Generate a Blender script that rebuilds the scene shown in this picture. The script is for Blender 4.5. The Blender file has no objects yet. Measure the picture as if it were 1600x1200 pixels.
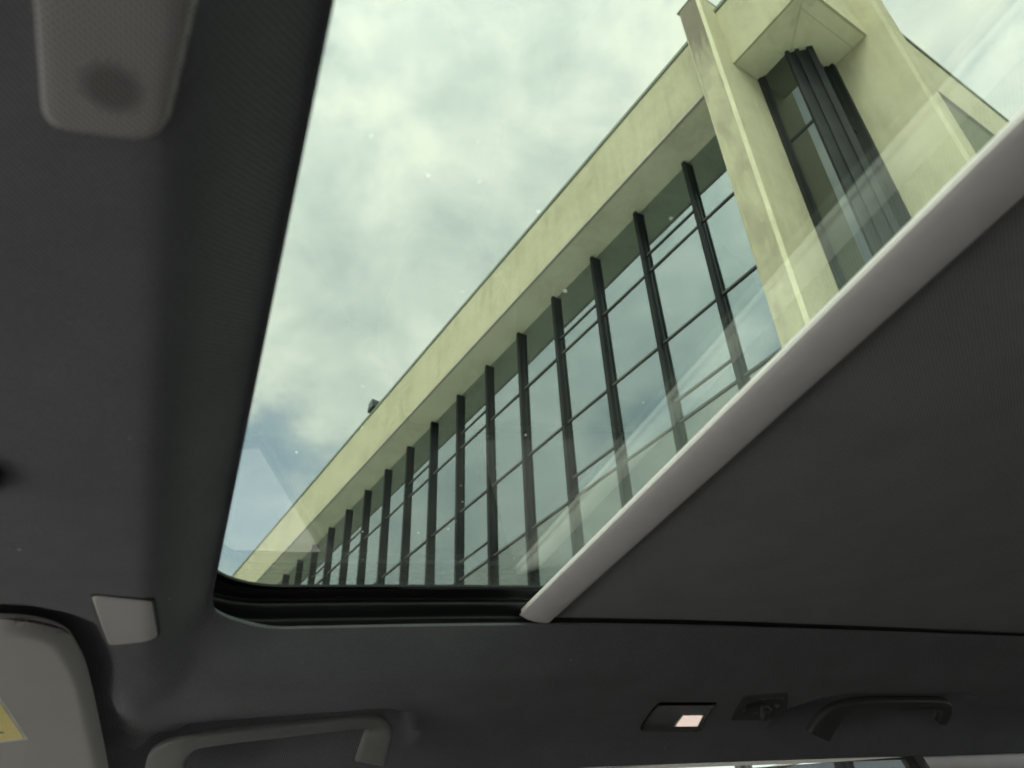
import bpy, math, random
import numpy as np
from mathutils import Matrix, Vector

random.seed(7)
sc = bpy.context.scene
R = math.radians

# ------------------------------------------------------------------ camera
EYE = 1.2                                     # phone height above the parking lot
PITCH, ROLL, AZ, FPX = R(37.106), R(-2.2645), R(34.137), 1239.6
fw = Vector((math.cos(PITCH)*math.sin(AZ), math.cos(PITCH)*math.cos(AZ), math.sin(PITCH)))
rt = Vector((math.cos(AZ), -math.sin(AZ), 0)); up = rt.cross(fw)
rr = math.cos(ROLL)*rt + math.sin(ROLL)*up
uu = -math.sin(ROLL)*rt + math.cos(ROLL)*up
cam = bpy.data.cameras.new('camera'); camo = bpy.data.objects.new('camera', cam)
sc.collection.objects.link(camo)
M = Matrix((rr, uu, -fw)).transposed().to_4x4(); M.translation = (0, 0, EYE)
camo.matrix_world = M
cam.sensor_width = 36; cam.lens = 36*FPX/1600; cam.clip_start = .01; cam.clip_end = 2000
cam.dof.use_dof = True; cam.dof.focus_distance = 1.7; cam.dof.aperture_fstop = 9
sc.camera = camo

# ------------------------------------------------------------------ world, sun, exposure
SKY_OFF = (-0.46, 2.83, 3.0); SKY_ROT = R(-37)
SUN_DIR = Vector((-.52, -.38, .77)).normalized()          # towards the sun
w = bpy.data.worlds.new('World'); sc.world = w; w.use_nodes = True
nt = w.node_tree; nt.nodes.clear()
def N(t, typ, **kw):
    n = t.nodes.new(typ)
    for k, v in kw.items():
        if k.startswith('i_'): n.inputs[k[2:].replace('_', ' ')].default_value = v
        else: setattr(n, k, v)
    return n
def L(t, a, b): t.links.new(a, b)
def math_n(t, op, a=None, b=None, c=None, clamp=False):
    n = t.nodes.new('ShaderNodeMath'); n.operation = op; n.use_clamp = clamp
    for i, v in enumerate((a, b, c)):
        if v is None: continue
        if isinstance(v, (int, float)): n.inputs[i].default_value = v
        else: L(t, v, n.inputs[i])
    return n.outputs[0]
def ramp(t, fac, stops, interp='LINEAR'):
    n = t.nodes.new('ShaderNodeValToRGB'); n.color_ramp.interpolation = interp
    e = n.color_ramp.elements
    while len(e) < len(stops): e.new(.5)
    for el, (p, c) in zip(e, stops):
        el.position = p; el.color = (*c, 1) if len(c) == 3 else c
    L(t, fac, n.inputs[0]); return n.outputs[0]
out = N(nt, 'ShaderNodeOutputWorld')
sky = N(nt, 'ShaderNodeTexSky', sky_type='NISHITA'); sky.sun_disc = False
sky.sun_elevation = math.asin(SUN_DIR.z); sky.sun_rotation = math.atan2(SUN_DIR.x, SUN_DIR.y)
sky.dust_density = 2.0; sky.ozone_density = .4; sky.air_density = 1.6
bg1 = N(nt, 'ShaderNodeBackground'); bg1.inputs[1].default_value = .15; L(nt, sky.outputs[0], bg1.inputs[0])
tc = N(nt, 'ShaderNodeTexCoord'); mpw = N(nt, 'ShaderNodeMapping'); mpw.inputs['Scale'].default_value = (1, 1, 1.5)
mpw.inputs['Location'].default_value = SKY_OFF; mpw.inputs['Rotation'].default_value = (0, 0, SKY_ROT); L(nt, tc.outputs['Generated'], mpw.inputs[0]); dirv = mpw.outputs[0]
def noise(t, vec, scale, detail=6, rough=.55, dist=0.0, lac=2.0):
    n = N(t, 'ShaderNodeTexNoise'); n.inputs['Scale'].default_value = scale; n.inputs['Detail'].default_value = detail
    n.inputs['Roughness'].default_value = rough; n.inputs['Distortion'].default_value = dist; n.inputs['Lacunarity'].default_value = lac
    if vec is not None: L(t, vec, n.inputs['Vector'])
    return n.outputs[0]
cover = noise(nt, dirv, 1.6, 4, .5, .0)
billow = noise(nt, dirv, 7.5, 9, .58, .25)
soft = noise(nt, dirv, 2.6, 4, .5, .1)
dens = ramp(nt, math_n(nt, 'ADD', cover, math_n(nt, 'MULTIPLY', math_n(nt, 'SUBTRACT', billow, .5), .30)),
            [(.33, (.26, .26, .26)), (.47, (1, 1, 1))], 'EASE')
lum = math_n(nt, 'ADD', math_n(nt, 'MULTIPLY', billow, .72), math_n(nt, 'MULTIPLY', soft, .28))
ccol0 = ramp(nt, lum, [(.36, (.78, .84, .83)), (.50, (1.0, 1.025, 1.0)), (.62, (1.26, 1.23, 1.14))])
# thin cloud is brighter towards the veiled sun
dt = N(nt, 'ShaderNodeVectorMath', operation='DOT_PRODUCT'); L(nt, tc.outputs['Generated'], dt.inputs[0]); dt.inputs[1].default_value = SUN_DIR
glow = math_n(nt, 'MULTIPLY_ADD', math_n(nt, 'POWER', math_n(nt, 'MAXIMUM', dt.outputs['Value'], 0.0), 2.0), 1.25, .84)
sc_ = N(nt, 'ShaderNodeVectorMath', operation='SCALE'); L(nt, ccol0, sc_.inputs[0]); L(nt, glow, sc_.inputs[3]); ccol = sc_.outputs[0]
bg2 = N(nt, 'ShaderNodeBackground'); bg2.inputs[1].default_value = 1.0; L(nt, ccol, bg2.inputs[0])
mx = N(nt, 'ShaderNodeMixShader'); L(nt, dens, mx.inputs[0]); L(nt, bg1.outputs[0], mx.inputs[1]); L(nt, bg2.outputs[0], mx.inputs[2])
L(nt, mx.outputs[0], out.inputs[0])

sun = bpy.data.lights.new('sun', 'SUN'); suno = bpy.data.objects.new('sun', sun); sc.collection.objects.link(suno)
sun.energy = 1.5; sun.angle = R(20); sun.color = (1, .95, .86)
suno.rotation_euler = SUN_DIR.to_track_quat('Z', 'Y').to_euler(); suno.location = (0, 0, 40)
vs = sc.view_settings; vs.view_transform = 'Standard'; vs.look = 'None'; vs.exposure = 2.0; vs.gamma = 1; vs.use_curve_mapping = False
sc.cycles.use_denoising = True
sc.cycles.max_bounces = 9; sc.cycles.diffuse_bounces = 4; sc.cycles.glossy_bounces = 4; sc.cycles.transparent_max_bounces = 16
sc.cycles.sample_clamp_indirect = 6

# ------------------------------------------------------------------ helpers
def mesh_obj(name, verts, faces, mat, parent=None, loc=(0, 0, 0), smooth=False, mats=None, midx=None):
    me = bpy.data.meshes.new(name); me.from_pydata([tuple(v) for v in verts], [], [tuple(f) for f in faces]); me.update()
    if mat is not None: me.materials.append(mat)
    for m in mats or (): me.materials.append(m)
    if midx: me.polygons.foreach_set('material_index', midx)
    if smooth: me.polygons.foreach_set('use_smooth', [True]*len(me.polygons))
    o = bpy.data.objects.new(name, me); sc.collection.objects.link(o)
    o.location = loc
    if parent: o.parent = parent
    return o
def link(name, me, parent, loc, rot=(0, 0, 0)):
    o = bpy.data.objects.new(name, me); sc.collection.objects.link(o); o.location = loc; o.rotation_euler = rot; o.parent = parent
    return o
BOXF = [(0, 3, 2, 1), (4, 5, 6, 7), (0, 1, 5, 4), (1, 2, 6, 5), (2, 3, 7, 6), (3, 0, 4, 7)]
def box_v(x0, x1, y0, y1, z0, z1):
    return [(x0, y0, z0), (x1, y0, z0), (x1, y1, z0), (x0, y1, z0), (x0, y0, z1), (x1, y0, z1), (x1, y1, z1), (x0, y1, z1)]
def boxes(lst):
    V, F = [], []
    for b in lst:
        n = len(V); V += box_v(*b); F += [tuple(i+n for i in f) for f in BOXF]
    return V, F
def box_obj(name, b, mat, parent=None, off=(0, 0, 0), bev=0.0):
    V, F = boxes([b]); o = mesh_obj(name, [(v[0]+off[0], v[1]+off[1], v[2]+off[2]) for v in V], F, mat, parent)
    if bev:
        m = o.modifiers.new('bevel', 'BEVEL'); m.width = bev; m.segments = 2; m.limit_method = 'ANGLE'
    return o
def prism(pts, z0, z1):                                  # polygon in xy extruded along z
    n = len(pts); V = [(p[0], p[1], z0) for p in pts] + [(p[0], p[1], z1) for p in pts]
    F = [tuple(range(n))[::-1], tuple(range(n, 2*n))] + [(i, (i+1) % n, n+(i+1) % n, n+i) for i in range(n)]
    return V, F
def sweep(path, sect, closed=False, cap=True):
    """sect(i) -> list of points (already 3-D) for station i"""
    rings = [sect(i) for i in range(len(path))]; k = len(rings[0]); V = [p for r in rings for p in r]; F = []
    m = len(rings)
    for i in range(m if closed else m-1):
        a, b = i*k, ((i+1) % m)*k
        for j in range(k): F.append((a+j, a+(j+1) % k, b+(j+1) % k, b+j))
    if cap and not closed: F += [tuple(range(k))[::-1], tuple((m-1)*k+j for j in range(k))]
    return V, F

# ------------------------------------------------------------------ materials
def mat_base(name):
    m = bpy.data.materials.new(name); m.use_nodes = True; t = m.node_tree
    return m, t, t.nodes['Principled BSDF'], t.nodes['Material Output']
def obj_co(t, scale=(1, 1, 1)):
    c = N(t, 'ShaderNodeTexCoord'); mp = N(t, 'ShaderNodeMapping'); mp.inputs['Scale'].default_value = scale
    L(t, c.outputs['Object'], mp.inputs[0]); return mp.outputs[0]
def bump(t, h, b, dist=.01, strength=.3):
    n = N(t, 'ShaderNodeBump'); n.inputs['Strength'].default_value = strength; n.inputs['Distance'].default_value = dist
    L(t, h, n.inputs['Height']); L(t, n.outputs[0], b.inputs['Normal'])
def mixc(t, f, a, b):
    n = N(t, 'ShaderNodeMix'); n.data_type = 'RGBA'
    if isinstance(f, (int, float)): n.inputs[0].default_value = f
    else: L(t, f, n.inputs[0])
    for s, v in ((6, a), (7, b)):
        if isinstance(v, tuple): n.inputs[s].default_value = (*v, 1)
        else: L(t, v, n.inputs[s])
    return n.outputs[2]
def schlick(t, f0):
    n = N(t, 'ShaderNodeLayerWeight'); n.inputs[0].default_value = .5
    return math_n(t, 'MULTIPLY_ADD', math_n(t, 'POWER', n.outputs['Facing'], 5.0), 1-f0, f0, clamp=True)
def simple(name, col, rough=.6, metal=0, var=.12, vs_=30, bmp=0, bscale=400, spec=.5):
    m, t, b, o = mat_base(name); co = obj_co(t)
    nz = noise(t, co, vs_, 5, .6)
    c = ramp(t, nz, [(.3, tuple(x*(1-var) for x in col)), (.7, tuple(x*(1+var) for x in col))])
    L(t, c, b.inputs['Base Color']); b.inputs['Roughness'].default_value = rough; b.inputs['Metallic'].default_value = metal
    b.inputs['Specular IOR Level'].default_value = spec
    if bmp: bump(t, noise(t, co, bscale, 3, .6), b, bmp, .5)
    return m
def stucco(name, col, stain=.0, soil=(.30, .27, .20)):
    m, t, b, o = mat_base(name); co = obj_co(t)
    big = noise(t, co, .9, 6, .6, .3); st = noise(t, obj_co(t, (4.5, 4.5, .30)), 1.6, 7, .65)
    mott = noise(t, co, 6, 6, .65)
    f = math_n(t, 'ADD', math_n(t, 'MULTIPLY', big, .45), math_n(t, 'ADD', math_n(t, 'MULTIPLY', st, .35), math_n(t, 'MULTIPLY', mott, .2)))
    c = ramp(t, f, [(.34, tuple(x*.74 for x in col)), (.5, col), (.66, tuple(min(1, x*1.10) for x in col))])
    if stain:
        s1 = noise(t, obj_co(t, (2.2, 2.2, .9)), 1.5, 9, .68, .6)
        sm = ramp(t, s1, [(.42, (0, 0, 0)), (.62, (1, 1, 1))])
        c = mixc(t, math_n(t, 'MULTIPLY', sm, stain), c, soil)
    L(t, c, b.inputs['Base Color']); b.inputs['Roughness'].default_value = .9; b.inputs['Specular IOR Level'].default_value = .2
    bump(t, noise(t, co, 55, 4, .6), b, .006, .5)
    return m
CREAM = (.535, .505, .35)
M_cream = stucco('cream_stucco', CREAM)
M_soffit = stucco('soffit_paint', (.80, .80, .62))
# pilaster: soiled render, heavy grime running down from the cap
def pilaster_mat(top):
    m = stucco('weathered_render', (.54, .505, .35), .75, (.34, .31, .225)); t = m.node_tree; b = t.nodes['Principled BSDF']
    src = b.inputs['Base Color'].links[0].from_socket
    g = N(t, 'ShaderNodeTexCoord'); s = N(t, 'ShaderNodeSeparateXYZ'); L(t, g.outputs['Object'], s.inputs[0])
    run = noise(t, obj_co(t, (6, 6, .8)), 1.6, 8, .65, .4)
    hgt = math_n(t, 'MULTIPLY_ADD', run, 2.6, math_n(t, 'SUBTRACT', s.outputs[2], top-.7))
    msk = ramp(t, hgt, [(.0, (0, 0, 0)), (.75, (1, 1, 1))])
    c = mixc(t, math_n(t, 'MULTIPLY', msk, .8), src, (.19, .155, .125))
    L(t, c, b.inputs['Base Color']); return m
M_metal = simple('dark_bronze_metal', (.011, .014, .014), .6, 0, .2, 8, spec=.2)
M_transom = simple('grey_transom_metal', (.085, .088, .078), .6, 0, .15, 8, spec=.2)
M_coping = simple('green_grey_coping', (.22, .25, .19), .5, .2, .15, 3)
M_drip = simple('drip_edge_metal', (.46, .43, .36), .5, 0, .1, 6)
M_joint = simple('joint_sealant', (.48, .47, .36), .9)
M_ceil = simple('pale_roofing', (.3, .29, .26), .95)
def glass_reflective(name, tint, fac, dark, rough=0.0):
    m, t, b, o = mat_base(name)
    b.inputs['Base Color'].default_value = (*dark, 1); b.inputs['Roughness'].default_value = .5; b.inputs['Specular IOR Level'].default_value = 0
    g = N(t, 'ShaderNodeBsdfGlossy'); g.inputs['Color'].default_value = (*tint, 1); g.inputs['Roughness'].default_value = rough
    co = obj_co(t); bn = N(t, 'ShaderNodeBump'); bn.inputs['Strength'].default_value = .12; bn.inputs['Distance'].default_value = .004
    L(t, noise(t, co, 1.1, 2, .4), bn.inputs['Height']); L(t, bn.outputs[0], g.inputs['Normal'])
    f = schlick(t, fac)
    x = N(t, 'ShaderNodeMixShader'); L(t, f, x.inputs[0]); L(t, b.outputs[0], x.inputs[1]); L(t, g.outputs[0], x.inputs[2]); L(t, x.outputs[0], o.inputs[0])
    return m
M_win = glass_reflective('reflective_window_glass', (.76, .86, .89), .42, (.012, .018, .017))
M_span = glass_reflective('spandrel_glass', (.78, .84, .80), .30, (.03, .035, .033))
M_bay = glass_reflective('stair_bay_glass', (.80, .86, .84), .15, (.010, .014, .012))
def pane_clear(name, tint, dirt=False, f0=.045):
    m, t, b, o = mat_base(name)
    tr = N(t, 'ShaderNodeBsdfTransparent'); tr.inputs[0].default_value = (*tint, 1)
    g = N(t, 'ShaderNodeBsdfGlossy'); g.inputs['Roughness'].default_value = 0.0; g.inputs['Color'].default_value = (.95, .98, .96, 1)
    x = N(t, 'ShaderNodeMixShader'); L(t, schlick(t, f0), x.inputs[0]); L(t, tr.outputs[0], x.inputs[1]); L(t, g.outputs[0], x.inputs[2])
    res = x.outputs[0]
    if dirt:
        co = obj_co(t)
        v = N(t, 'ShaderNodeTexVoronoi'); v.inputs['Scale'].default_value = 75; L(t, co, v.inputs['Vector'])
        pick = noise(t, co, 9, 3, .6)
        rad = math_n(t, 'MULTIPLY', ramp(t, v.outputs['Color'], [(.55, (0, 0, 0)), (1, (1, 1, 1))]), .08)
        spot = math_n(t, 'MULTIPLY', math_n(t, 'LESS_THAN', v.outputs['Distance'], rad), ramp(t, pick, [(.40, (0, 0, 0)), (.52, (1, 1, 1))]))
        v2 = N(t, 'ShaderNodeTexVoronoi'); v2.inputs['Scale'].default_value = 310; L(t, co, v2.inputs['Vector'])
        rad2 = math_n(t, 'MULTIPLY', ramp(t, v2.outputs['Color'], [(.7, (0, 0, 0)), (1, (1, 1, 1))]), .12)
        spot2 = math_n(t, 'LESS_THAN', v2.outputs['Distance'], rad2)
        film = ramp(t, noise(t, co, 6, 5, .6), [(.4, (0, 0, 0)), (.8, (.010, .010, .010))])
        fac = math_n(t, 'ADD', math_n(t, 'ADD', math_n(t, 'MULTIPLY', spot, .6), math_n(t, 'MULTIPLY', spot2, .10)), film, clamp=True)
        d = N(t, 'ShaderNodeBsdfTranslucent'); d.inputs[0].default_value = (.55, .55, .5, 1)
        y = N(t, 'ShaderNodeMixShader'); L(t, fac, y.inputs[0]); L(t, res, y.inputs[1]); L(t, d.outputs[0], y.inputs[2]); res = y.outputs[0]
    L(t, res, o.inputs[0]); return m
M_roofglass = pane_clear('green_tinted_roof_glass', (.463, .500, .463), True, .115)
M_carglass = pane_clear('car_window_glass', (.93, .93, .925))
M_side = pane_clear('passenger_window_glass', (.64, .64, .64))
M_driver = pane_clear('driver_window_glass', (.42, .42, .42))
M_privacy = pane_clear('privacy_glass', (.30, .30, .30))

def fabric(name, col, period=.0014, var=.1, bstr=.35, angle=.6):
    m, t, b, o = mat_base(name); co = obj_co(t)
    mp = N(t, 'ShaderNodeMapping'); mp.inputs['Rotation'].default_value = (0, 0, angle); L(t, co, mp.inputs[0])
    wv = N(t, 'ShaderNodeTexWave'); wv.inputs['Scale'].default_value = .314/period; wv.inputs['Distortion'].default_value = 1.2; wv.inputs['Detail'].default_value = 1
    L(t, mp.outputs[0], wv.inputs[0])
    nz = noise(t, co, 520, 3, .7); big = noise(t, co, 14, 4, .6)
    f = math_n(t, 'ADD', math_n(t, 'MULTIPLY', wv.outputs['Fac'], .35), math_n(t, 'ADD', math_n(t, 'MULTIPLY', nz, .4), math_n(t, 'MULTIPLY', big, .25)))
    c = ramp(t, f, [(.3, tuple(x*(1-var*1.6) for x in col)), (.7, tuple(x*(1+var*1.6) for x in col))])
    L(t, c, b.inputs['Base Color']); b.inputs['Roughness'].default_value = 1; b.inputs['Specular IOR Level'].default_value = .1
    b.inputs['Sheen Weight'].default_value = .03; b.inputs['Sheen Roughness'].default_value = .6
    bump(t, f, b, .0006, bstr); return m
M_head = fabric('headliner_fabric', (.205, .210, .222), .0020, .20, .5)
M_shade = fabric('sunshade_fabric', (.36, .365, .36), .0022, .17, .8, R(52))
M_visor = fabric('visor_fabric', (.52, .51, .48), .0012, .05, .2)
M_black = simple('black_plastic', (.012, .013, .013), .38, 0, .2, 40)
M_frit = simple('black_frit', (.004, .005, .005), .25)
M_gloss = simple('gloss_black', (.004, .004, .004), .25, spec=.25)
M_silver = simple('satin_silver_plastic', (.84, .80, .785), .38, .0, .03, 60)
M_handle = simple('grey_handle_plastic', (.22, .22, .215), .5, 0, .06, 60, .0006, 900)
M_handle_dark = simple('dark_handle_plastic', (.085, .085, .085), .5, 0, .06, 60)
def grille(name, col, hole, period, rot=R(45)):
    m, t, b, o = mat_base(name); co = obj_co(t)
    mp = N(t, 'ShaderNodeMapping'); mp.inputs['Rotation'].default_value = (0, 0, rot); mp.inputs['Scale'].default_value = (2*math.pi/period,)*3; L(t, co, mp.inputs[0])
    s = N(t, 'ShaderNodeSeparateXYZ'); L(t, mp.outputs[0], s.inputs[0])
    p = math_n(t, 'MULTIPLY', math_n(t, 'SINE', s.outputs[0]), math_n(t, 'SINE', s.outputs[1]))
    p = math_n(t, 'ABSOLUTE', p)
    c = ramp(t, p, [(.45, col), (.7, hole)])
    L(t, c, b.inputs['Base Color']); b.inputs['Roughness'].default_value = .8; b.inputs['Specular IOR Level'].default_value = .2
    bump(t, math_n(t, 'SUBTRACT', 1.0, p), b, .0006, .5); return m
M_grille = grille('speaker_mesh', (.78, .76, .73), (.42, .41, .40), .0030)
M_mic = grille('console_mesh', (.56, .53, .52), (.13, .125, .125), .0041)
M_asphalt = simple('asphalt', (.30, .295, .275), .95, 0, .2, 1.3, .01, 60)
M_white = simple('lint', (.6, .6, .58), .9)

def tag(o, label, cat, group=None):
    o['label'] = label; o['category'] = cat
    if group: o['group'] = group

# ------------------------------------------------------------------ ground
g = mesh_obj('ground', [(-400, -400, 0), (400, -400, 0), (400, 400, 0), (-400, 400, 0)], [(0, 1, 2, 3)], M_asphalt)
g['kind'] = 'structure'

# ------------------------------------------------------------------ office building (x = into the building, y = along the front)
D = 8.64
def zr(r): return EYE + r*D
B = bpy.data.objects.new('office_building', None); sc.collection.objects.link(B)
B.location = (D, .4856*D, 0)
tag(B, 'cream office building with dark mullioned window wall and deep eaves', 'building')
OFF = (-D, -.4856*D, 0)
def bpart(name, b, mat, bev=0.0): return box_obj(name, b, mat, B, OFF, bev)
def bmesh_part(name, V, F, mat, smooth=False): return mesh_obj(name, [(v[0]+OFF[0], v[1]+OFF[1], v[2]) for v in V], F, mat, B, smooth=smooth)
XF, XP = .9085*D, .858*D                       # fascia plane, pilaster face (front)
YF, YP = .3000*D, .2585*D                      # the same on the side wing
ZS, ZT = zr(1.49), zr(1.7007)                  # soffit, top of coping
YI, YO = .4856*D, .5435*D                      # pilaster sides (front)
XI, XO = 1.092*D, 1.150*D                      # pilaster sides (wing)
YEND, XEND = 42.0, 34.0
ZPT = zr(1.728)
COP = .085; DRIP = .055
# front fascia, canopy corner fascia, wing fascia
bpart('fascia', (XF, XF+.3, YO, YEND, ZS+.21, ZT-COP), M_cream)
bpart('fascia_edge', (XF+.0005, XF+.05, YO, YEND, ZS+DRIP, ZS+.21), M_cream)
bpart('drip_edge', (XF-.012, XF+.05, YO+.002, YEND, ZS-.004, ZS+DRIP), M_drip, .006)
bpart('coping', (XF-.035, XF+.45, YO+.002, YEND, ZT-COP, ZT), M_coping, .006)
V, F = prism([(XF, YF), (XI, YF), (XI, YF+.3), (XF+.3, YF+.3), (XF+.3, YI), (XF, YI)], ZS+.21, ZT-COP); bmesh_part('fascia', V, F, M_cream)
V, F = prism([(XF-.008, YF-.008), (XI-.003, YF-.008), (XI-.003, YF+.035), (XF+.035, YF+.035), (XF+.035, YI-.003), (XF-.008, YI-.003)], ZS-.002, ZS+.21); bmesh_part('fascia_edge', V, F, M_cream)
V, F = prism([(XF-.035, YF-.035), (XI-.003, YF-.035), (XI-.003, YF+.45), (XF+.45, YF+.45), (XF+.45, YI-.003), (XF-.035, YI-.003)], ZT-COP, ZT); bmesh_part('coping', V, F, M_coping)
bpart('fascia', (XO, XEND, YF, YF+.3, ZS+.21, ZT-COP), M_cream)
bpart('fascia_edge', (XO, XEND, YF+.0005, YF+.05, ZS+DRIP, ZS+.21), M_cream)
bpart('drip_edge', (XO+.002, XEND, YF-.012, YF+.05, ZS-.004, ZS+DRIP), M_drip, .006)
bpart('coping', (XO+.002, XEND, YF-.035, YF+.45, ZT-COP, ZT), M_coping, .006)
# soffits (the slab above the glass), flat roof behind the parapet
bpart('soffit', (XF+.051, D+.6, YO-.2, YEND, ZS+.004, ZS+.2), M_soffit)
bpart('soffit', (XF+.036, XI-.003, YF+.036, YI-.003, ZS+.002, ZS+.19), M_soffit)
bpart('soffit', (XO-.2, XEND, YF+.051, .39*D+.6, ZS+.004, ZS+.2), M_soffit)
bpart('flat_roof', (XF+.46, XEND, YI+.2, YEND, ZT-.6, ZT-.4), M_ceil)
# grooves in the canopy soffit: mitre from the outer corner, strip beside the wing edge
def groove(p, q, w_=.010):
    d = Vector((q[0]-p[0], q[1]-p[1])).normalized(); n = Vector((-d.y, d.x))*w_/2
    V, F = prism([(p[0]+n.x, p[1]+n.y), (q[0]+n.x, q[1]+n.y), (q[0]-n.x, q[1]-n.y), (p[0]-n.x, p[1]-n.y)], ZS-.003, ZS+.0015); bmesh_part('soffit_joint', V, F, M_joint)
groove((XF+.05, YF+.05), (.985*D, .40*D)); groove((XF+.10, YF+.28), (XI-.03, YF+.28))
# pilasters with chamfered edges
M_pil = pilaster_mat(ZPT)
M_pil_side = stucco('pilaster_side_paint', CREAM)
def pilaster(pts_front, depth_pts, name):
    V, F = prism(pts_front, 0, ZPT); return V, F
c = .05
M_edge = stucco('edge_highlight_paint', (.70, .665, .47))  # paler chamfer colour paints in the light the edges catch
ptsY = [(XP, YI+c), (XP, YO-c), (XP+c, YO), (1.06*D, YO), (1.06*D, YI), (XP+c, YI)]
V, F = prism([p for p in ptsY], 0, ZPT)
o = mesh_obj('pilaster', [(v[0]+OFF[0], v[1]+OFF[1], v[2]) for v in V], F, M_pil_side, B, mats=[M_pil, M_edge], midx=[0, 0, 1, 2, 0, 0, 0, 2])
o['label'] = 'weathered pilaster with grime running down from its cap'
ptsX = [(XI+c, YP), (XI, YP+c), (XI, .50*D), (XO, .50*D), (XO, YP+c), (XO-c, YP)]
V, F = prism(ptsX, 0, ZPT); bmesh_part('pilaster', V, F, M_pil_side)
bpart('pilaster_cap', (XP-.012, XP+.9, YI-.008, YO+.008, ZPT, ZPT+.03), M_coping)
bpart('pilaster_cap', (XI-.008, XO+.008, YP-.012, YP+.9, ZPT, ZPT+.03), M_coping)
bpart('construction_joint', (XP+c+.01, XF-.01, YI-.003, YI, zr(1.585), zr(1.585)+.018), M_joint)

# window wall
T = [1.49, 1.290, 1.0755, .871, .6565, .452, .2375, .033]
EXTRA = {1: .052, 3: .051, 5: .051}
SP = .1737*D; M0 = .718*D; MW = .0915
pane_mesh = {}
def pane(kind, wd, ht, mat, axis):
    key = (kind, round(wd, 3), round(ht, 3), axis)
    if key not in pane_mesh:
        b = (0, .02, -wd/2, wd/2, -ht/2, ht/2) if axis == 'y' else (-wd/2, wd/2, 0, .02, -ht/2, ht/2)
        V, F = boxes([b]); me = bpy.data.meshes.new('window_pane'); me.from_pydata(V, [], F); me.materials.append(mat); pane_mesh[key] = me
    return pane_mesh[key]
def mullion_mesh(axis, z0, z1):
    lst = [(-.115, -.082, 0, MW), (-.0815, -.022, .018, MW-.018), (-.0215, .02, .006, MW-.006)]
    bl = []
    for a0, a1, b0, b1 in lst: bl.append((a0, a1, b0, b1, z0, z1) if axis == 'y' else (b0, b1, a0, a1, z0, z1))
    V, F = boxes(bl); me = bpy.data.meshes.new('mullion'); me.from_pydata(V, [], F); me.materials.append(M_metal); return me
def transom_mesh(axis, wd, hh=.040, front=.030):
    b = (-front, .018, 0, wd, -hh/2, hh/2) if axis == 'y' else (0, wd, -front, .018, -hh/2, hh/2)
    V, F = boxes([b]); me = bpy.data.meshes.new('transom'); me.from_pydata(V, [], F); me.materials.append(M_transom); return me
def window_wall(axis, plane, u0, n, vents, first=None, rows=7, glass=(M_win, M_span)):
    """bays along u; each bay runs from one mullion to the next"""
    mm = mullion_mesh(axis, 0, ZS-.002); tm = transom_mesh(axis, SP-MW); te = transom_mesh(axis, SP-MW, .034, .026)
    rnd = random.Random(3)
    def place(name, me, u, z, rot=(0, 0, 0)):
        p = (plane, u, z) if axis == 'y' else (u, plane, z)
        return link(name, me, B, (p[0]+OFF[0], p[1]+OFF[1], p[2]), rot)
    for k in range(n+1):
        place('mullion', mm, u0+k*SP, 0)
    for k in range(-1 if first else 0, n):
        ua = u0+k*SP+MW; wd = SP-MW
        if k == -1: ua = first; wd = u0-first
        tmk = tm if k >= 0 else transom_mesh(axis, wd)
        for i in range(rows):
            z1, z0 = zr(T[i]), zr(T[i+1])
            if i: place('transom', tmk, ua, z1)
            if i in EXTRA and (k % 5) in vents and k >= 0: place('transom', te, ua, zr(T[i]+EXTRA[i]))
            h = z1-z0
            ti = rnd.gauss(0, .0035); tj = rnd.gauss(0, .0035)
            rot = (0, ti, tj) if axis == 'y' else (ti, 0, tj)
            place('window_pane', pane(i in (3, 5), wd+.02, h, glass[1] if i in (3, 5) else glass[0], axis), ua+wd/2, (z0+z1)/2, rot)
window_wall('y', D, M0, 23, (0, 2), first=YO+.001)     # bay k here runs between mullion k+1 and k+2 of the photo
bpart('plinth', (D-.02, D+.3, YO+.001, YEND, 0, zr(.033)-.031), M_cream)
window_wall('x', .39*D, XO+.12, 14, (1, 3), rows=7)
bpart('plinth', (XO+.001, XEND, .39*D-.02, .39*D+.3, 0, zr(.033)-.031), M_cream)
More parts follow.
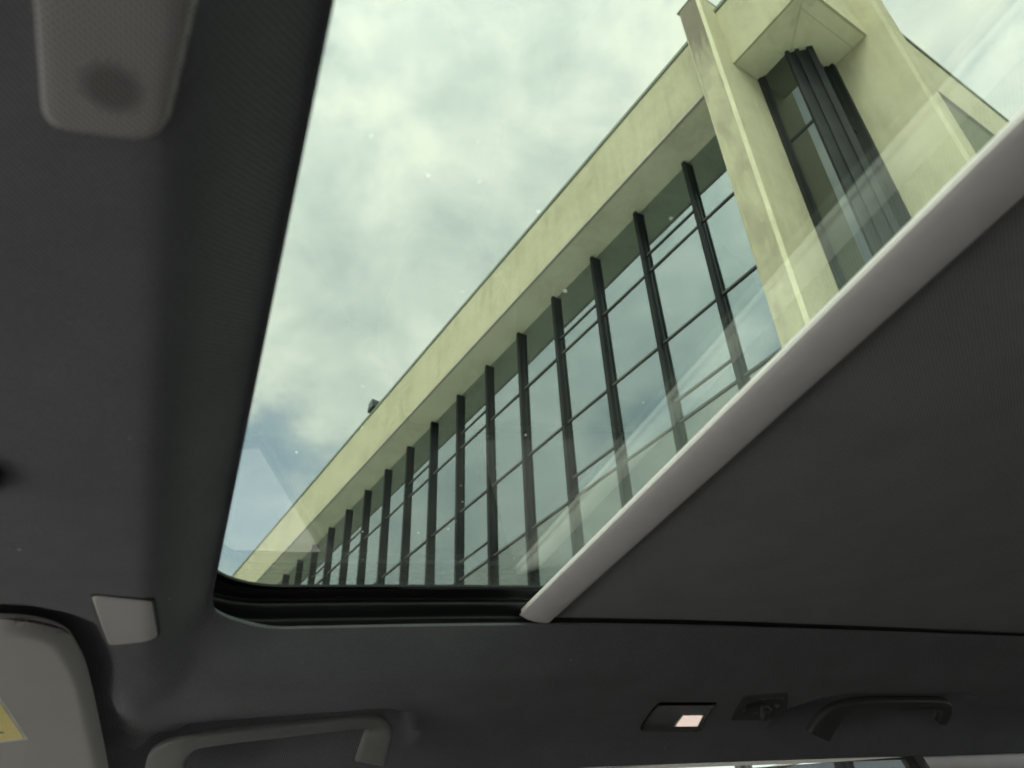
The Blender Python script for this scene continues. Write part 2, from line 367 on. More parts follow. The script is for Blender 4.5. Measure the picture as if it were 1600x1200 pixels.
# glazed stair bay behind the canopy corner: glass both ways and a ribbed corner column
XB, YB = .985*D, .390*D
for name, b, mt in (
    ('window_pane', (XB, XB+.02, .4105*D, YI+.01, zr(1.267)+.03, ZS-.001), M_bay),
    ('window_pane', (XB, XB+.02, .4105*D, YI+.01, zr(.85)+.03, zr(1.267)-.03), M_bay),
    ('window_pane', (XB, XB+.02, .4105*D, YI+.01, zr(.43)+.03, zr(.85)-.03), M_bay),
    ('window_pane', (XB, XB+.02, .4105*D, YI+.01, 0, zr(.43)-.03), M_bay),
    ('window_pane', (1.02*D, XI+.01, YB, YB+.02, zr(1.267)+.03, ZS-.001), M_bay),
    ('window_pane', (1.02*D, XI+.01, YB, YB+.02, zr(.85)+.03, zr(1.267)-.03), M_bay),
    ('window_pane', (1.02*D, XI+.01, YB, YB+.02, 0, zr(.85)-.03), M_bay),
    ('transom', (XB-.012, XB+.02, .4105*D, YI-.10, zr(1.267)-.03, zr(1.267)+.03), M_metal),
    ('transom', (XB-.012, XB+.02, .4105*D, YI-.10, zr(.85)-.03, zr(.85)+.03), M_metal),
    ('transom', (XB-.012, XB+.02, .4105*D, YI-.10, zr(.43)-.03, zr(.43)+.03), M_metal),
    ('transom', (1.02*D, XI-.10, YB-.012, YB+.02, zr(1.267)-.03, zr(1.267)+.03), M_metal),
    ('transom', (1.02*D, XI-.10, YB-.012, YB+.02, zr(.85)-.03, zr(.85)+.03), M_metal),
    ('mullion', (XB-.055, XB+.02, YI-.075, YI-.002, 0, ZS-.0015), M_metal),
    ('mullion', (XB-.022, XB+.02, YI-.125, YI-.076, 0, ZS-.0018), M_metal),
    ('mullion', (XI-.09, XI-.002, YB-.115, YB+.02, 0, ZS-.0015), M_metal),
    ('mullion', (XI-.14, XI-.091, YB-.03, YB+.02, 0, ZS-.0018), M_metal)):
    bpart(name, b, mt)
a_, b_ = Vector((.980*D, .4125*D)), Vector((1.0185*D, .3755*D))
dv = (b_-a_); Ld = dv.length; dv.normalize(); nv = Vector((-abs(dv.y), -abs(dv.x)))  # outward: towards -x -y
nv = Vector((dv.y, -dv.x)); nv = nv if nv.x < 0 else -nv
pts = [a_ - nv*.30]
def P(s, o): return a_ + dv*s*Ld + nv*o
prof = [(0, 0), (.0, .03), (.13, .03), (.13, -.02), (.36, -.02), (.36, .03), (.50, .03), (.50, -.02), (.78, -.02), (.78, .035), (1.0, .035), (1.0, 0)]
pts = [P(s, o) for s, o in prof] + [b_ - nv*.30, a_ - nv*.30]
V, F = prism([(p.x, p.y) for p in pts], 0, ZS-.001); bmesh_part('ribbed_corner_column', V, F, simple('ribbed_dark_panel', (.026, .030, .031), .7, 0, .25, 4, spec=.15))
bpart('back_wall', (1.03*D, 1.06*D, .40*D, YI, 0, ZS), M_metal)

# small hooded fitting standing on the parapet far along the front
rv = bpy.data.objects.new('rooftop_floodlight', None); sc.collection.objects.link(rv); rv.location = (.922*D, 2.452*.922*D, ZT)
tag(rv, 'small dark hooded floodlight standing on the roof edge', 'floodlight')
V, F = boxes([(-.05, .05, -.05, .05, 0, .12)]); mesh_obj('bracket', V, F, M_metal, rv)
n = 14; hood = []
for i in range(n+1):
    a = math.pi*i/n; hood.append((math.cos(a)*.24, .16+math.sin(a)*.26))
hood += [(-.24, .06), (.24, .06)]
V = [(-.20, p[0], p[1]) for p in hood] + [(.20, p[0]*.85, p[1]*.95) for p in hood]; k = len(hood)
F = [tuple(range(k)), tuple(range(k, 2*k))[::-1]] + [(i, i+k, (i+1) % k+k, (i+1) % k) for i in range(k)]
hd = mesh_obj('lamp_housing', V, F, simple('dark_green_housing', (.03, .045, .038), .5), rv)
V, F = boxes([(-.215, -.2005, -.17, .17, .09, .34)]); mesh_obj('lens', V, F, M_bay, hd)

# ------------------------------------------------------------------ the car (x = rearwards, y = to its right, z from the phone)
TH = R(11.93)
CAR = bpy.data.objects.new('car', None); sc.collection.objects.link(CAR); CAR.rotation_euler = (0, 0, -TH)
tag(CAR, 'car with dark headliner and green tinted sunroof, seen from inside', 'car')
UPZ = (0, 0, EYE)
def cpart(name, V, F, mat, parent=CAR, smooth=True, loc=None, **k):
    return mesh_obj(name, V, F, mat, parent, (UPZ if parent is CAR else (0, 0, 0)) if loc is None else loc, smooth, **k)
def roof(x): return .2745+.07*x+.055*(x-.1*(np.log1p(np.exp((x-.4)/.1))-np.log1p(np.exp(-4.))))
YC = .40
def sstep(a, b, x):
    t = np.clip((x-a)/(b-a), 0, 1); return t*t*(3-2*t)
_py = np.linspace(.7, 1.2, 501)
_pd = np.interp(_py, [.7, .80, .83, .85, .87, .885, .91, 1.0, 1.04, 1.08, 1.12, 1.16, 1.2], [0, 0, .005, .013, .024, .031, .035, .041, .048, .063, .090, .14, .2])
_ker = np.hanning(21); _ker /= _ker.sum(); _pd = np.convolve(np.pad(_pd, 10, 'edge'), _ker, 'valid')
def drop(y):
    ya = np.abs(y-YC)+YC; return np.where(ya < .7, 0, np.interp(ya, _py, _pd))
def dropF(y):
    ya = np.abs(y-YC)+YC; t = np.maximum(ya-.78, 0); return .25*t*t/(t+.06)
def front_low(x, y):                            # the front panel hangs lower than the rim of the opening
    qx = np.maximum(-x, 0); qy = np.maximum(np.abs(y-YC)-.413, 0); h = np.hypot(qx, qy)+1e-6
    return .017*sstep(.002, .052, h)*sstep(.05, .95, qx/h)
def head_base(x, y):
    wgt = sstep(-.04, -.16, x)
    return roof(x) - (drop(y)*(1-wgt) + dropF(y)*wgt) - front_low(x, y)

# opening outline (rounded rectangle), counter-clockwise
def rrect(x0, x1, y0, y1, r, step=.006, nc=20):
    P_ = []
    def line(a, b):
        n_ = max(2, int(math.dist(a, b)/step))
        for i in range(n_): t = i/n_; P_.append((a[0]+(b[0]-a[0])*t, a[1]+(b[1]-a[1])*t, None))
    cs = [(x1-r, y1-r, 0), (x0+r, y1-r, 90), (x0+r, y0+r, 180), (x1-r, y0+r, 270)]
    res = []
    for ci, (cx, cy, a0) in enumerate(cs):
        for i in range(nc+1):
            a = R(a0+90*i/nc); res.append((cx+r*math.cos(a), cy+r*math.sin(a), math.cos(a), math.sin(a)))
        nx = cs[(ci+1) % 4]; a = R(a0+90); p = (cx+r*math.cos(a), cy+r*math.sin(a)); q = (nx[0]+r*math.cos(a), nx[1]+r*math.sin(a))
        n_ = max(2, int(math.dist(p, q)/step))
        for i in range(1, n_):
            t = i/n_; res.append((p[0]+(q[0]-p[0])*t, p[1]+(q[1]-p[1])*t, math.cos(a), math.sin(a)))
    return np.array(res)
OX0, OX1, OY0, OY1 = 0.0, 1.5, YC-.413, .813
loop = rrect(OX0, OX1, OY0, OY1, .075)
# visor outline (x, y): used for the slab and for the well it folds into
def visor_z(x, y): return float(roof(np.array(x))-dropF(np.array(y)))-.017
def visor_sdf(x, y):                            # signed distance, rounded quad: rear edge slants outboard
    xe = -.1065+.120*(y-.70)                     # rear edge
    dx = x-xe; dyl = .690-y; r = .045
    qx, qy = dx+r, dyl+r
    return np.sqrt(np.maximum(qx, 0)**2+np.maximum(qy, 0)**2)+np.minimum(np.maximum(qx, qy), 0)-r
def pocket_mask(x, y, z):                       # scoop behind the front grab handle
    yt = np.interp(x, [-.085, -.054, -.030, .025, .11, .214, .252, .266], [1.14, 1.068, 1.015, .972, .968, .9635, .986, 1.04])
    return sstep(-.007, .009, y-yt)*sstep(-.13, -.09, x)*sstep(.282, .258, x)
def pocket2(x, y):
    yt = np.interp(x, [.83, .86, .89, 1.12, 1.17, 1.19], [1.01, .958, .943, .945, .958, 1.0])
    return sstep(-.008, .012, y-yt)*sstep(.82, .86, x)*sstep(1.20, 1.16, x)
def hook_mask(x, y):
    return sstep(.028, .018, np.hypot((x-.7775)/1.2, (y-.985)))
def head_z(x, y, d):
    z = head_base(x, y)
    z = z + .015*np.clip(1-d/.055, 0, 1)**1.6*sstep(.006, -.004, x)*sstep(OY1+.03, OY1-.12, y) + .0115*np.clip(1-d/.042, 0, 1)**2                      # rolls up into the opening
    z = z + .020*sstep(.022, .001, visor_sdf(x, y))*sstep(1.12, 1.06, y)
    z = z + (.034*pocket_mask(x, y, z) + .026*pocket2(x, y))*sstep(1.085, 1.03, y) + .010*hook_mask(x, y)
    return z
ds = np.concatenate([[0, .0008, .002, .004, .007, .011, .016, .022, .028, .034], np.arange(.04, .085, .006), np.arange(.09, .125, .006), np.arange(.128, .335, .003), np.arange(.35, .64, .02)])
X, Y, Z = [], [], []
V = []; F = []
n = len(loop)
EXT = (-.44, 1.72, YC-.718, 1.118)
for d in ds:
    x = np.clip(loop[:, 0]+loop[:, 2]*d, EXT[0], EXT[1]); y = np.clip(loop[:, 1]+loop[:, 3]*d, EXT[2], EXT[3])
    z = head_z(x, y, d)
    V.append(np.stack([x, y, z], 1))
# turned-up hem hidden above the lip
hem = V[0].copy(); hem[:, 0] += loop[:, 2]*.004; hem[:, 1] += loop[:, 3]*.004; hem[:, 2] += .005
V = [hem]+V; V = np.concatenate(V)
for r_ in range(len(ds)):
    a, b = r_*n, (r_+1)*n
    for i in range(n):
        j = (i+1) % n; q = (a+i, a+j, b+j, b+i)
        p0, p1, p2 = V[q[0]], V[q[1]], V[q[2]]
        if abs(np.cross(p1[:2]-p0[:2], p2[:2]-p0[:2])) + abs(np.cross(V[q[2]][:2]-p0[:2], V[q[3]][:2]-p0[:2])) > 1e-9 or r_ == 0: F.append(q)
cpart('headliner', V.tolist(), F, M_head)

def loop_strip(loops, closed=True):
    n_ = len(loops[0]); Vv = np.concatenate(loops).tolist(); Ff = []
    for r_ in range(len(loops)-1):
        for i in range(n_):
            j = (i+1) % n_; Ff.append((r_*n_+i, r_*n_+j, (r_+1)*n_+j, (r_+1)*n_+i))
    return Vv, Ff
def offs(lp, d, dz, f=roof):
    x = lp[:, 0]+lp[:, 2]*d; y = lp[:, 1]+lp[:, 3]*d; return np.stack([x, y, f(x)+dz], 1)
GDZ = .0475
# sunroof frame: ridged black guide rails all round the opening
prof = [(.030, .002), (.016, .0105), (.008, .0125), (.003, .0150), (.001, .0165), (.003, .0185), (.009, .0195), (.009, .022), (.004, .0245), (-.002, .028), (-.004, .0315), (-.0025, .035), (.003, .0375), (.003, .040), (-.004, .042), (-.010, .0455)]
lp2 = rrect(OX0-.035, OX1, OY0, OY1, .09, .02)
cpart('guide_rail', *loop_strip([offs(lp2, d-.004, dz) for d, dz in prof]), M_black)
lp3 = rrect(OX0-.012, OX1-.02, OY0+.03, .789, .078, .02)
cpart('glass_border', *loop_strip([offs(lp3, 0, GDZ-.0035), offs(lp3, 0, GDZ-.001), offs(lp3, .06, GDZ-.001), offs(lp3, .06, GDZ-.004)]), M_frit, smooth=False)
# glass: 5 mm slab following the roof
xs = np.linspace(-.05, 1.54, 70); ys = [OY0-.02, OY1+.02]
V = []; F = []
for dz in (GDZ, GDZ+.005):
    for x in xs:
        for y in ys: V.append((x, y, float(roof(x))+dz))
m_ = len(xs)*2
for i in range(len(xs)-1):
    F.append((2*i, 2*i+1, 2*i+3, 2*i+2)); F.append((m_+2*i, m_+2*i+2, m_+2*i+3, m_+2*i+1))
cpart('sunroof_glass', V, F, M_roofglass)
# outer roof skin
lp4 = rrect(OX0-.02, OX1+.03, OY0-.03, OY1+.03, .05, .03)
def skin(x): return roof(x)
ring = []
for d, dz in ((0, .040), (0, .056), (.03, .058), (.10, .056), (.2, .04), (.26, -.03)):
    x = np.clip(lp4[:, 0]+lp4[:, 2]*d*2.1, -.48, 1.75); y = np.clip(lp4[:, 1]+lp4[:, 3]*d, YC-.80, 1.20); ring.append(np.stack([x, y, roof(x)+dz], 1))
M_paint = simple('car_paint', (.05, .052, .055), .25)
cpart('roof_panel', *loop_strip(ring), M_paint)

# sliding sunshade with silver pull bar
sh = []; SX = np.linspace(.361, 1.56, 60)
V = []; F = []; ny = 24
for dz in (.0168, .0188):
    for x in SX:
        for j in range(ny+1):
            y = OY0-.012+(OY1-OY0+.024)*j/ny
            V.append((x, y, float(roof(x))+dz))
kk = len(SX)*(ny+1)
for i in range(len(SX)-1):
    for j in range(ny):
        a = i*(ny+1)+j; F.append((a, a+1, a+ny+2, a+ny+1)); F.append((kk+a, kk+a+ny+1, kk+a+ny+2, kk+a+1))
for j in range(ny): F.append((j, kk+j, kk+j+1, j+1))
shade = cpart('sunshade', V, F, M_shade, smooth=True)
BX = .3258; z0 = float(roof(BX+.015))+.0102
bp = [(.0095, .0170), (.0062, .0169), (.0051, .0162), (.0047, .0136), (.0052, .0128), (.0078, .0124), (.0078, .0112), (.0046, .0108), (.0028, .0102), (.0026, .0096), (.0032, .0088), (.008, .0062), (.014, .0037), (.021, .0016), (.029, .0002), (.0365, -.0005), (.0382, -.0003), (.0388, .0004), (.0390, .003), (.0390, .0065), (.031, .0110), (.019, .0150)]
# the bar ends are cut back slightly towards the rail
ysb = [OY0+.003, OY0+.005, .8090, .8105]
def bsec(i):
    y = ysb[i]; ins = .0006 if i in (0, 3) else 0
    return [(BX+p[0]+(ins if p[0] < .01 else -ins), y, z0+(p[0]-.015)*.11+p[1]+ins*.5) for p in bp]
V, F = sweep(ysb, bsec)
cpart('pull_bar', V, F, M_silver, shade)
# sun visor folded up in its well, with warning label
V = []; F = []
nu, nvv = 60, 60
xs = -.112-np.concatenate([np.linspace(0, .06, 30), np.linspace(.065, .30, 20)])
def vis_pt(u, v):
    y = .690+.39*v; xe = -.1065+.120*(y-.70); x = xe-.27*u; return x, y
us = np.concatenate([np.linspace(0, .15, 24), np.linspace(.17, 1, 16)]); vsr = np.concatenate([np.linspace(0, .14, 24), np.linspace(.16, 1, 20)])
for side in (0, 1):
    for u in us:
        for v in vsr:
            x, y = vis_pt(u, v)
            # round the inboard rear corner
            r = .045; xe = -.1065+.120*(y-.70); a = xe-x; b = y-.690
            if a < r and b < r:
                dd = math.hypot(r-a, r-b)
                if dd > r:
                    s = r/dd; x = xe-(r-(r-a)*s); y = .690+(r-(r-b)*s)
            sd = float(visor_sdf(np.array(x), np.array(y))); e = min(1, max(0, -sd)/.012)
            th = .0105*math.sqrt(max(0, 1-(1-e)**2))
            zc = visor_z(x, y)-.0035
            V.append((x, y, zc-th if side == 0 else zc+th*.7))
na, nb = len(us), len(vsr)
for s in (0, 1):
    for i in range(na-1):
        for j in range(nb-1):
            a = s*na*nb+i*nb+j; q = (a, a+1, a+nb+1, a+nb); F.append(q if s == 0 else q[::-1])
visor = cpart('sun_visor', V, F, M_visor)
M_label, t, b, o_ = mat_base('yellow_warning_label')
co = obj_co(t); nz = noise(t, co, 160, 2, .5)
L(t, ramp(t, nz, [(.3, (.98, .80, .22)), (.7, (1.0, .86, .28))]), b.inputs['Base Color']); b.inputs['Roughness'].default_value = .35
def on_visor(x, y, dz): return (x, y, visor_z(x, y)-.014+dz)
def sticker(name, quad, dz, mat, n_=8):
    V = []; F = []
    for i in range(n_+1):
        for j in range(n_+1):
            u, v = i/n_, j/n_
            x = (quad[0][0]*(1-u)+quad[1][0]*u)*(1-v)+(quad[3][0]*(1-u)+quad[2][0]*u)*v
            y = (quad[0][1]*(1-u)+quad[1][1]*u)*(1-v)+(quad[3][1]*(1-u)+quad[2][1]*u)*v
            V.append(on_visor(x, y, dz))
    for i in range(n_):
        for j in range(n_): a = i*(n_+1)+j; F.append((a, a+1, a+n_+2, a+n_+1))
    return cpart(name, V, F, mat, visor)
sticker('label_border', [(-.2435, .79), (-.1695, .79), (-.1385, .9200), (-.2435, .9330)], -.0003, simple('label_white', (.8, .8, .76), .4))
sticker('warning_label', [(-.2435, .79), (-.1725, .79), (-.1418, .9165), (-.2435, .9290)], -.0007, M_label)
sticker('label_print', [(-.2, .9000), (-.1590, .9000), (-.1570, .9030), (-.2, .9040)], -.0011, simple('label_ink', (.18, .16, .12), .5))

# patches that sit on the headliner: grid over a 2-D outline, raised with rounded edge
def patch(name, outline, mat, lift=.002, parent=CAR, rings=7, edge=.004, bulge=.0):
    pts_ = np.array(outline); cen = pts_.mean(0); n_ = len(pts_); V = []; F = []
    scales = [1.0, .985, .95, .9, .7, .45, .2][:rings]
    prof_ = [-.002, lift*.55, lift*.9, lift, lift, lift, lift]
    for s, pz in zip(scales, prof_):
        for p in pts_:
            q = cen+(p-cen)*s; V.append((q[0], q[1], float(head_z(np.array(q[0]), np.array(q[1]), .1))-pz-bulge*(1-s)))
    for r_ in range(len(scales)-1):
        for i in range(n_): j = (i+1) % n_; F.append((r_*n_+i, r_*n_+j, (r_+1)*n_+j, (r_+1)*n_+i))
    F.append(tuple((len(scales)-1)*n_+i for i in range(n_)))
    return cpart(name, V, F, mat, parent)
def round_poly(poly, r, k=7):
    out_ = []; n_ = len(poly)
    for i in range(n_):
        p0, p1, p2 = Vector(poly[i-1]), Vector(poly[i]), Vector(poly[(i+1) % n_])
        rad = r[i] if isinstance(r, (list, tuple)) else r
        a = p1+(p0-p1).normalized()*rad; c_ = p1+(p2-p1).normalized()*rad
        for j in range(k+1):
            t_ = j/k; q = a*(1-t_)**2+p1*2*t_*(1-t_)+c_*t_*t_; out_.append((q.x, q.y))
        m2 = p2+(p1-p2).normalized()*(r[(i+1) % n_] if isinstance(r, (list, tuple)) else r)
        for j in range(1, 6): q = c_+(m2-c_)*j/6; out_.append((q.x, q.y))
    return out_
rim = patch('speaker_rim', round_poly([(-.0888, .6480), (-.0430, .6625), (-.0365, .7620), (-.0778, .7730)], .009), M_black, .0006)
patch('speaker_grille', round_poly([(-.0868, .6505), (-.0446, .6647), (-.0382, .7603), (-.0766, .7700)], .008), M_grille, .0012)
mic_poly = round_poly([(-.0845, .089), (-.0872, .2132), (-.0485, .2100), (-.0330, .089)], [.004, .010, .013, .004])
mic = patch('console_grille', mic_poly, M_mic, .0042, edge=.004)
M_spot = grille('microphone_mesh', (.30, .285, .28), (.06, .06, .06), .0041); t = M_spot.node_tree; b = t.nodes['Principled BSDF']
src = b.inputs['Base Color'].links[0].from_socket
g_ = N(t, 'ShaderNodeTexCoord'); d_ = N(t, 'ShaderNodeVectorMath', operation='DISTANCE'); L(t, g_.outputs['Object'], d_.inputs[0]); d_.inputs[1].default_value = (-.0645, .1884, .2455)
full = M_mic.node_tree.nodes['Principled BSDF']
L(t, mixc(t, ramp(t, math_n(t, 'MULTIPLY', d_.outputs['Value'], 80.0), [(.5, (0, 0, 0)), (.95, (1, 1, 1))]), src, (.42, .40, .39)), b.inputs['Base Color'])
spot = [(-.0645+.0112*math.cos(a), .1884+.0112*math.sin(a)) for a in np.linspace(0, 2*math.pi, 28, endpoint=False)]
V = [(p[0], p[1], float(head_z(np.array(p[0]), np.array(p[1]), .1))-.0044) for p in spot]
cpart('microphone', V, [tuple(range(28))], M_spot, mic)
# dark sensor cover at the windscreen side of the console
V = []; F = []
for i in range(9):
    a = i/8*math.pi/2
    for j in range(24):
        b2 = j/24*2*math.pi; V.append((-.1445+.020*math.cos(a)*math.cos(b2), .468+.024*math.cos(a)*math.sin(b2), .2400-.009*math.sin(a)))
for i in range(8):
    for j in range(24): F.append((i*24+j, i*24+(j+1) % 24, (i+1)*24+(j+1) % 24, (i+1)*24+j))
cpart('sensor_cover', V, F, M_black)

# grab handles: swept U with tapered legs
def handle(pts_, wid, hgt, mat, name='grab_handle', inner=None):
    P_ = [Vector(p) for p in pts_]
    # catmull-rom refine
    path = []
    for i in range(len(P_)-1):
        p0 = P_[max(i-1, 0)]; p1 = P_[i]; p2 = P_[i+1]; p3 = P_[min(i+2, len(P_)-1)]
        for k_ in range(8):
            t_ = k_/8; path.append(.5*((2*p1)+(p2-p0)*t_+(2*p0-5*p1+4*p2-p3)*t_**2+(3*p1-p0-3*p2+p3)*t_**3))
    path.append(P_[-1])
    m2 = len(path)
    nrm = Vector((-.15, -.55, -.83)).normalized()      # towards the cabin
    def sec(i):
        tg = (path[min(i+1, m2-1)]-path[max(i-1, 0)]).normalized(); s = tg.cross(nrm).normalized(); nn = s.cross(tg).normalized()
        ww = wid(i/(m2-1)) if callable(wid) else wid
        res = []
        for j in range(16):
            a = 2*math.pi*j/16; cx = math.copysign(abs(math.cos(a))**.35, math.cos(a)); sy = math.copysign(abs(math.sin(a))**.35, math.sin(a))
            res.append(tuple(path[i]+s*cx*ww/2+nn*sy*hgt/2))
        return res
    V, F = sweep(path, sec); return cpart(name, V, F, mat)
handle([(-0.0038, 1.0389, 0.1819), (-0.0096, 1.0168, 0.1943), (-0.0115, 0.9958, 0.2073), (0.0058, 0.9795, 0.2188), (0.0383, 0.9757, 0.2261), (0.1053, 0.9752, 0.2374), (0.1772, 0.9757, 0.2494), (0.2048, 0.979, 0.2523), (0.2155, 0.9928, 0.2461), (0.2164, 1.0111, 0.2341), (0.2164, 1.0302, 0.2211)], lambda t: float(np.interp(t, [0, .2, .33, .68, .8, 1], [.046, .040, .0145, .0145, .034, .038])), .011, M_handle)
handle([(0.8823, 1.0108, 0.2815), (0.8871, 0.9976, 0.2938), (0.8974, 0.9806, 0.3066), (0.921, 0.9692, 0.316), (0.9635, 0.9655, 0.3212), (1.058, 0.9655, 0.3282), (1.1005, 0.9674, 0.3302), (1.1166, 0.9768, 0.3269), (1.1204, 0.9882, 0.3193), (1.1213, 0.9986, 0.3118)], lambda t: float(np.interp(t, [0, .2, .33, .75, .85, 1], [.040, .036, .019, .018, .018, .016])), .014, M_handle_dark)
# reading lamp
def side_slab(name, poly, mat, lift, parent=CAR):
    return patch(name, poly, mat, lift, parent, edge=.002)
lamp = side_slab('reading_lamp', round_poly([(.6065, 1.0565), (.5915, .9690), (.6875, .9710), (.7130, 1.0600)], .006), M_gloss, .0035)
mL, t, b, o_ = mat_base('lit_lamp_lens'); b.inputs['Base Color'].default_value = (.8, .7, .62, 1); b.inputs['Roughness'].default_value = .4
co = obj_co(t); vv = N(t, 'ShaderNodeTexVoronoi'); vv.inputs['Scale'].default_value = 420; L(t, co, vv.inputs['Vector'])
L(t, ramp(t, vv.outputs['Distance'], [(.1, (1, .86, .76)), (.7, (.72, .55, .46))]), b.inputs['Emission Color']); b.inputs['Emission Strength'].default_value = .22
frame = patch('lens_frame', round_poly([(.6555, 1.0455), (.6500, 1.0055), (.6885, 1.0062), (.7000, 1.0465)], .003), simple('lens_rim', (.5, .48, .46), .3), .0042, lamp)
patch('lens', round_poly([(.6580, 1.0430), (.6522, 1.0085), (.6865, 1.0092), (.6975, 1.0438)], .003), mL, .0052, lamp)
# coat hook
hk = patch('coat_hook', round_poly([(.7489, 1.0361), (.7105, .944), (.7809, .932), (.8554, 1.0385)], .008), simple('matte_black', (.11, .11, .11), .9, spec=.1), .0015)
V, F = sweep(range(7), lambda i: [(.7775+.006*math.cos(a)+.004*i/6, .986+.010*math.sin(i/6*math.pi), .3105-.012*math.sin(i/6*math.pi)+.004*math.sin(a)-i*.0012) for a in np.linspace(0, 2*math.pi, 10, endpoint=False)])
cpart('hook', V, F, M_handle_dark, hk)

# lint on the headliner
for x, y, s in ((-.1263, .5700, .0011), (-.0324, .6747, .0007), (.4111, .8567, .0010), (.10, .850, .0006), (.6664, 1.0921, .0008), (.14, .94, .0006), (-.06, .42, .0006)):
    zc = float(head_base(np.array(x), np.array(y)))-.0006
    V = [(x+s*1.6, y, zc), (x, y+s, zc), (x-s*1.2, y+.3*s, zc), (x, y-s, zc), (x, y, zc-s*.6), (x, y, zc+s*.5)]
    cpart('lint_fleck', V, [(0, 1, 4), (1, 2, 4), (2, 3, 4), (3, 0, 4), (1, 0, 5), (2, 1, 5), (3, 2, 5), (0, 3, 5)], M_white, smooth=False)

# ------------------------------------------------------------------ rest of the shell: pillars, doors, glass, dash, floor
M_trim = simple('dark_trim', (.07, .07, .07), .7, 0, .1, 30)
M_dash = simple('dash_plastic', (.04, .039, .039), .6, 0, .1, 30)
BELT = -.20
BELT_L = -.22
BELT_R = -.07
YR, YL = 1.15, 2*YC-1.15
def top_z(x): return float(roof(x))-(float(np.interp(x, [.2, .6], [.150, .080])) if side == 1 else .095)
def quad_slab(name, pts4, thick, mat, parent=CAR):          # planar polygon in (x, z) at a given y side
    return None
for side in (1, -1):
    yy = YR if side == 1 else YL
    def side_poly(name, xz, mat, t0=0.0, t1=.05, parent=CAR):
        n_ = len(xz); ya = yy+side*t0; yb = yy+side*t1
        V = [(p[0], ya, p[1]) for p in xz]+[(p[0], yb, p[1]) for p in xz]
        F = [tuple(range(n_)), tuple(range(n_, 2*n_))[::-1]]+[(i, i+n_, (i+1) % n_+n_, (i+1) % n_) for i in range(n_)]
        return cpart(name, V, F, mat, parent, smooth=False)
    rail = [(x, top_z(x)) for x in np.linspace(-.50, 1.78, 16)]
    side_poly('roof_rail', rail+[(x, float(roof(x))-.045) for x in np.linspace(1.78, -.50, 16)], M_trim, -.004, .05)
    bl = BELT_R if side == 1 else BELT_L; xa, xb = (.212, .125) if side == 1 else (.34, .34)
    dr = side_poly('front_door', [(-1.40, bl), (.37, bl), (.37, -.98), (-1.62, -.98), (-1.62, -.5)], M_dash)
    side_poly('window_glass', [(-.50, top_z(-.50)), (xa, top_z(xa)), (xb, bl), (-1.12, bl)], M_side if side == 1 else M_driver, .02, .024, dr)
    dr = side_poly('rear_door', [(.372, bl), (1.5, bl), (1.5, -.98), (.372, -.98)], M_dash)
    side_poly('window_glass', [(.50, top_z(.50)), (1.22, top_z(1.22)), (1.40, bl), (.50, bl)], M_privacy, .02, .024, dr)
    side_poly('pillar', [(xa, top_z(xa)), (.50, top_z(.50)), (.50, bl), (xb, bl)], M_trim)
    side_poly('pillar', [(1.22, top_z(1.22)), (1.78, top_z(1.78)), (2.2, bl), (1.40, bl)], M_trim)
    side_poly('pillar', [(-.56, top_z(-.50)), (-.50, top_z(-.50)), (-1.12, bl), (-1.32, bl)], M_trim)
    side_poly('quarter_panel', [(1.502, bl), (2.25, bl), (2.25, -.98), (1.502, -.98)], M_dash)
def slab(name, corners, thick, mat, smooth=False):
    cs = [Vector(c_) for c_ in corners]; nn = (cs[1]-cs[0]).cross(cs[3]-cs[0]).normalized()*thick
    V = [tuple(c_) for c_ in cs]+[tuple(c_+nn) for c_ in cs]
    return cpart(name, V, [(0, 1, 2, 3), (7, 6, 5, 4), (0, 4, 5, 1), (1, 5, 6, 2), (2, 6, 7, 3), (3, 7, 4, 0)], mat, smooth=smooth)
zh = float(roof(-.44))
slab('windshield', [(-.465, YL, zh-.02), (-.465, YR, zh-.02), (-1.36, YR, BELT-.03), (-1.36, YL, BELT-.03)], .005, M_carglass)
slab('windshield_header', [(-.41, YL, zh-.012), (-.41, YR, zh-.012), (-.48, YR, zh-.022), (-.48, YL, zh-.022)], .05, M_trim)
slab('rear_window', [(1.80, YL, .34), (1.80, YR, .34), (2.22, YR, BELT), (2.22, YL, BELT)], .005, M_privacy)
slab('rear_header', [(1.70, YL, .335), (1.70, YR, .335), (1.81, YR, .33), (1.81, YL, .33)], .06, M_trim)
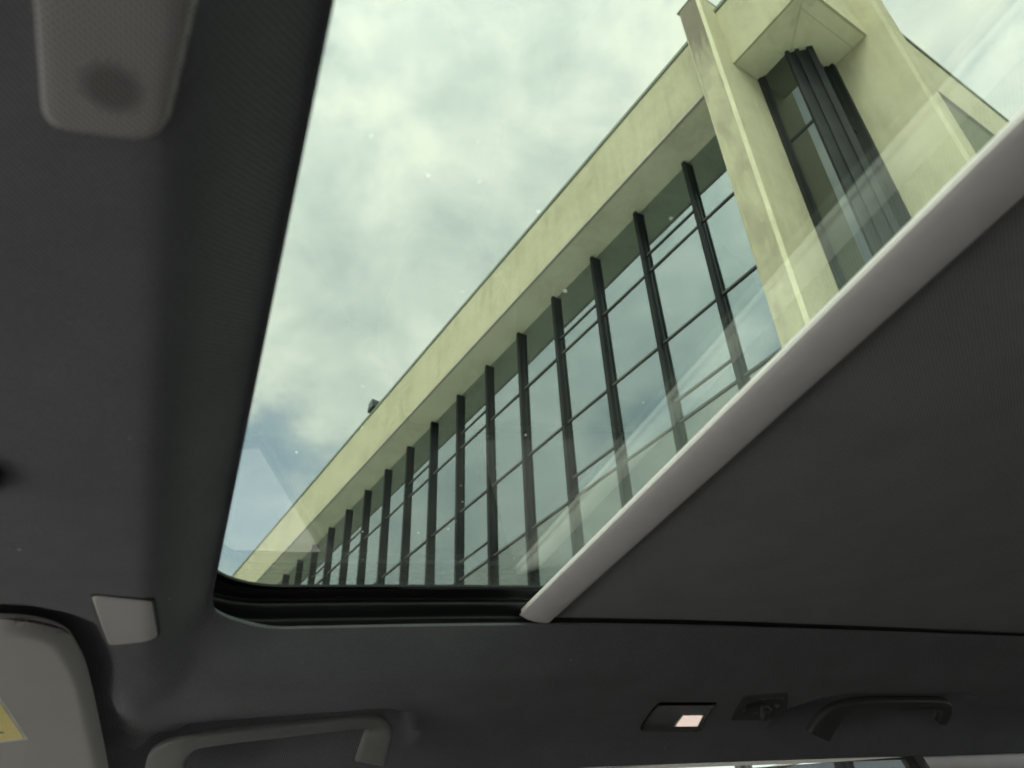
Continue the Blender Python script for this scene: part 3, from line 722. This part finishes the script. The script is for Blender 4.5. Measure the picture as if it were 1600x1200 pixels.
slab('tailgate', [(2.22, YL, BELT), (2.22, YR, BELT), (2.25, YR, -.98), (2.25, YL, -.98)], .03, M_dash)
slab('floor_pan', [(-1.6, YL, -.98), (2.25, YL, -.98), (2.25, YR, -.98), (-1.6, YR, -.98)], -.03, M_dash)
slab('firewall', [(-1.38, YL, BELT-.03), (-1.38, YR, BELT-.03), (-1.6, YR, -.98), (-1.6, YL, -.98)], .03, M_dash)
dash = [(-1.37, -.235), (-1.0, -.26), (-.80, -.30), (-.72, -.36), (-.74, -.52), (-.95, -.60), (-1.37, -.62)]
V, F = sweep([YL+.002, YR-.002], lambda i: [(p[0], [YL+.002, YR-.002][i], p[1]) for p in dash]); cpart('dashboard', V, F, simple('dash_top', (.42, .41, .40), .7, 0, .1, 30), smooth=False)

# front seats (dark cloth), just below and behind the view
M_seat = fabric('seat_cloth', (.05, .05, .052), .003, .1, .4)
def pad(name, c, h, tilt, e=.32, nu=20, nv=12):
    V, F = [], []; ct, st = math.cos(tilt), math.sin(tilt)
    sp = lambda v, p: math.copysign(abs(v)**p, v)
    for i in range(nv+1):
        a = -math.pi/2+math.pi*i/nv
        for j in range(nu):
            b = 2*math.pi*j/nu
            x, y, z = h[0]*sp(math.cos(a), e)*sp(math.cos(b), e), h[1]*sp(math.cos(a), e)*sp(math.sin(b), e), h[2]*sp(math.sin(a), e)
            V.append((c[0]+x*ct+z*st, c[1]+y, c[2]-x*st+z*ct))
    for i in range(nv):
        for j in range(nu): F.append((i*nu+j, i*nu+(j+1) % nu, (i+1)*nu+(j+1) % nu, (i+1)*nu+j))
    return cpart(name, V, F, M_seat)
for ys_ in (0.0, 2*YC):
    pad('seat_backrest', (.26, ys_, -.45), (.07, .25, .31), R(14)); pad('seat_cushion', (-.05, ys_, -.72), (.26, .25, .08), R(-8))
    pad('headrest', (.315, ys_, -.02), (.05, .13, .095), R(8))
pad('rear_seat_backrest', (1.30, YC, -.42), (.07, .66, .32), R(18)); pad('rear_seat_cushion', (1.02, YC, -.72), (.25, .66, .08), R(-6))
